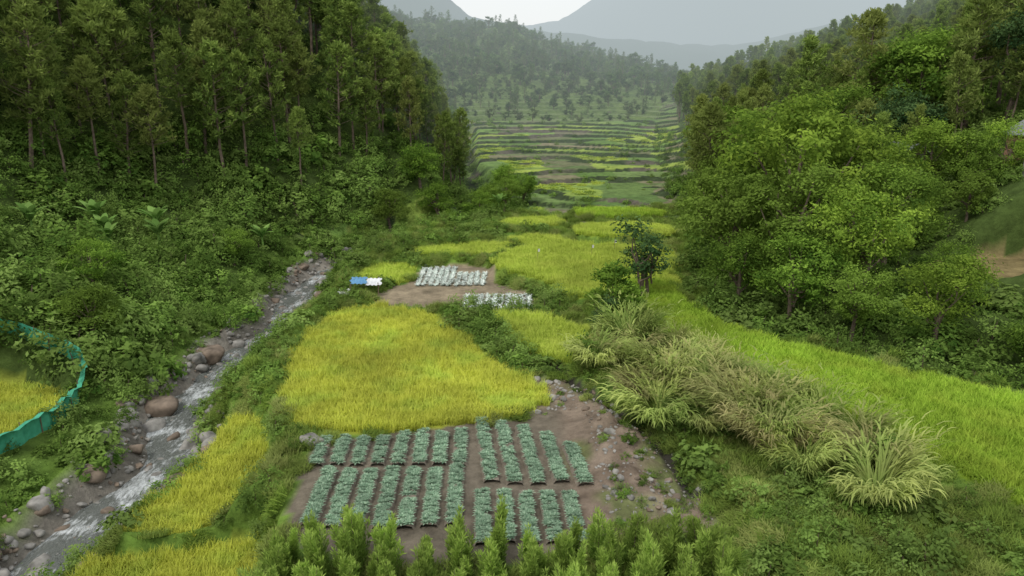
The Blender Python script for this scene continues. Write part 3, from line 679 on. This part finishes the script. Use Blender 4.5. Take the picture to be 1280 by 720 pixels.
# ------------------------------------------------------------------ built things
def box(b,c,s,m=0,rz=0):
    v=np.array([(i,j,k) for i in(-.5,.5) for j in(-.5,.5) for k in(-.5,.5)])*np.array(s)
    cr,sr=math.cos(rz),math.sin(rz);v=np.c_[v[:,0]*cr-v[:,1]*sr,v[:,0]*sr+v[:,1]*cr,v[:,2]]+np.array(c)
    b.add(v,[(0,1,3,2),(4,6,7,5),(0,4,5,1),(2,3,7,6),(0,2,6,4),(1,5,7,3)],m,.5)
M_wall=plainmat('house_wall',(.30,.13,.10),(.40,.20,.15),1.5);M_conc=plainmat('concrete',(.16,.16,.145),(.28,.27,.25),1)
M_roof=plainmat('metal_roof',(.13,.14,.15),(.24,.25,.26),.6,.5);M_dark=plainmat('window_dark',(.02,.02,.025),(.04,.04,.05),1,.2,0)
M_wood=plainmat('timber',(.12,.08,.05),(.25,.18,.12),3)
M_blue=plainmat('tarp_blue',(.08,.22,.40),(.13,.32,.52),1,.5);M_white=plainmat('tarp_white',(.55,.56,.57),(.75,.76,.77),1,.6)
M_net=plainmat('green_net',(.03,.26,.15),(.08,.42,.26),2,.7)
def house(x,y,z,w,d,h,wall,rz=0):
    e=bpy.data.objects.new('farmhouse',None);e.location=(x,y,z);e.rotation_euler=(0,0,rz);scene.collection.objects.link(e)
    b=B();box(b,(0,0,h/2-1),(w,d,h+2));link('walls',b.mesh('walls',[wall]),parent=e)
    b=B();o=.5;rh=w*.28
    V=np.array([(-w/2-o,-d/2-o,h-.1),(0,-d/2-o,h+rh),(0,d/2+o,h+rh),(-w/2-o,d/2+o,h-.1),(w/2+o,-d/2-o,h-.1),(w/2+o,d/2+o,h-.1)],float)
    V=np.r_[V,V+[0,0,.12]];b.add(V,[(0,3,2,1),(1,2,5,4),(6,7,8,9),(7,10,11,8),(0,1,7,6),(1,4,10,7),(3,9,8,2),(2,8,11,5),(0,6,9,3),(4,5,11,10)],0,.5);link('roof',b.mesh('roof',[M_roof]),parent=e)
    b=B();V=np.array([(-w/2,-d/2+.02,h-.02),(w/2,-d/2+.02,h-.02),(0,-d/2+.02,h+rh),(0,-d/2+.02,h+rh)]);b.add(V,[(0,1,2,3)],0,.5);link('gable',b.mesh('gable',[M_wood]),parent=e)
    b=B()
    for i in(-.28,.28):
        box(b,(i*w,-d/2-.02,h*.62),(w*.18,.1,h*.22))
        box(b,(-w/2-.02,i*d,h*.62),(.1,d*.18,h*.22))
    link('windows',b.mesh('windows',[M_dark]),parent=e)
    b=B();box(b,(0,-d/2-.03,1.0),(.95,.1,2.0));link('door',b.mesh('door',[M_wood]),parent=e)
house(58.3,80,float(H(57,80)[0])-.3,6.5,7,2.8,M_wall,.2)
house(47.0,92,10.2,4.5,5,3.2,M_conc,.5)
b=B();wz=float(H(55,76.2)[0])
for i in range(5): box(b,(53+i*2.02,75.6,wz-.9),(2.0,.4,3.0),0,0)
for i in range(5): box(b,(53+i*2.02,75.6,wz+.66),(2.0,.55,.12),0,0)
link('retaining_wall',b.mesh('retaining_wall',[M_conc]))
e=bpy.data.objects.new('field_shelter',None);zz=float(H(-15.3,74)[0]);e.location=(-15.3,74,zz);e.rotation_euler=(0,0,.15);scene.collection.objects.link(e)
b=B()
for i in(-1.4,1.4):
    for j in(-.9,.9): b.tube([(i,j,-.3),(i,j,1.05+.2*(j>0))],[.05,.045],6)
link('posts',b.mesh('posts',[M_wood]),parent=e)
def sag(x0,x1,y0,y1,z0,z1,s,mat,nm):
    u,v=np.meshgrid(np.linspace(0,1,14),np.linspace(0,1,10));zz=z0+(z1-z0)*v-s*np.sin(math.pi*u)*np.sin(math.pi*v)+.05*np.sin(u*25+v*6)
    V=np.c_[(x0+(x1-x0)*u+.12*np.sin(v*9)).ravel(),(y0+(y1-y0)*v+.1*np.sin(u*7)).ravel(),zz.ravel()];i=np.arange(9*14).reshape(9,14)[:,:-1].ravel();b=B();b.add(V,np.c_[i,i+1,i+15,i+14],0,.5);link(nm,b.mesh(nm,[mat]),parent=e)
sag(-1.4,.2,-.9,.7,1.0,1.3,.2,M_blue,'blue_tarpaulin');sag(.1,1.7,-1.1,.6,.85,1.15,.15,M_white,'white_tarpaulin')
sag(-2.6,-1.5,-1.6,-.4,.1,.4,.1,M_white,'ground_sheet')
# net fence
pl=np.array([(-47,37),(-38,38.3),(-34.6,41.5),(-33,47),(-33.2,52.5),(-36.5,56.2),(-50,57)],float)
tt=np.linspace(0,len(pl)-1,60);k=np.clip(tt.astype(int),0,len(pl)-2);fr=tt-k
pth=[]
for kk,f_ in zip(k,fr):
    p0=pl[max(kk-1,0)];p1=pl[kk];p2=pl[kk+1];p3=pl[min(kk+2,len(pl)-1)]
    pth.append(.5*((2*p1)+(-p0+p2)*f_+(2*p0-5*p1+4*p2-p3)*f_*f_+(-p0+3*p1-3*p2+p3)*f_**3))
pth=np.array(pth)
z=H(pth[:,0],pth[:,1]);z=np.convolve(np.pad(z,4,'edge'),np.ones(9)/9,'valid')
e=bpy.data.objects.new('green_net_fence',None);scene.collection.objects.link(e)
V=[];hs=(0.0,.5,.95,1.25,1.3)
jw=rng.normal(0,.07,(len(pth),2))
for k,hh in enumerate(hs): V.append(np.c_[pth[:,0]+jw[:,0]+(.4 if k==4 else .04*np.sin(np.arange(len(pth))*1.7)),pth[:,1]+.05*np.cos(np.arange(len(pth))*2.3),z+hh*(1.1+jw[:,1])+.06*np.sin(np.arange(len(pth))*1.1)])
V=np.stack(V,1);n=len(pth);idx=np.arange(n*5).reshape(n,5);F=np.concatenate([np.stack([idx[:-1,j],idx[:-1,j+1],idx[1:,j+1],idx[1:,j]],-1) for j in range(4)])
b=B();b.add(V.reshape(-1,3),F,0,.5);link('netting',b.mesh('netting',[M_net]),parent=e)
b=B()
for k in range(0,n,3): b.tube([(pth[k,0],pth[k,1],z[k]-.3),(pth[k,0],pth[k,1],z[k]+1.6)],[.04,.035],5)
link('posts',b.mesh('fposts',[M_wood]),parent=e)
for (x,y) in((9.5,86),(3,84),(12.6,89)):
    e=bpy.data.objects.new('bird_scarer_flag',None);e.location=(x,y,float(H(x,y)[0]));scene.collection.objects.link(e)
    b=B();b.tube([(0,0,0),(.02,0,1.7)],[.03,.02],5);link('stick',b.mesh('stick',[M_wood]),parent=e)
    b=B();box(b,(.13,0,1.45),(.22,.02,.35));link('cloth',b.mesh('cloth',[M_white]),parent=e)
# ------------------------------------------------------------------ light, sky, camera
w=bpy.data.worlds.new('World');scene.world=w;w.use_nodes=True;nt=w.node_tree;nt.nodes.clear()
sk=nt.nodes.new('ShaderNodeTexSky');sk.sky_type='NISHITA';sk.sun_disc=False;sk.sun_elevation=math.radians(55);sk.sun_rotation=math.radians(215);sk.dust_density=4;sk.air_density=1.2
mx=nt.nodes.new('ShaderNodeMix');mx.data_type='RGBA';mx.inputs[0].default_value=.8;mx.inputs[7].default_value=(8.1,8.3,8.3,1)
bg=nt.nodes.new('ShaderNodeBackground');bg.inputs[1].default_value=.13;ow=nt.nodes.new('ShaderNodeOutputWorld')
nt.links.new(sk.outputs[0],mx.inputs[6]);nt.links.new(mx.outputs[2],bg.inputs[0]);nt.links.new(bg.outputs[0],ow.inputs[0])
sd=bpy.data.lights.new('sun','SUN');sd.energy=1.5;sd.angle=math.radians(12);sd.color=(1,.97,.9);so=bpy.data.objects.new('sun',sd);scene.collection.objects.link(so)
from mathutils import Vector
az=math.radians(215);el=math.radians(55);dv=Vector((math.sin(az)*math.cos(el),math.cos(az)*math.cos(el),math.sin(el)))
so.rotation_euler=dv.to_track_quat('Z','Y').to_euler()
cam=bpy.data.cameras.new('camera');co=bpy.data.objects.new('camera',cam);scene.collection.objects.link(co)
co.location=(0,0,22);co.rotation_euler=(math.radians(90-15.7),0,0);cam.lens=26;cam.sensor_width=36;cam.clip_end=6000;cam.clip_start=.3
scene.camera=co
scene.view_settings.view_transform='Standard';scene.view_settings.look='None';scene.view_settings.exposure=0
print('DONE')
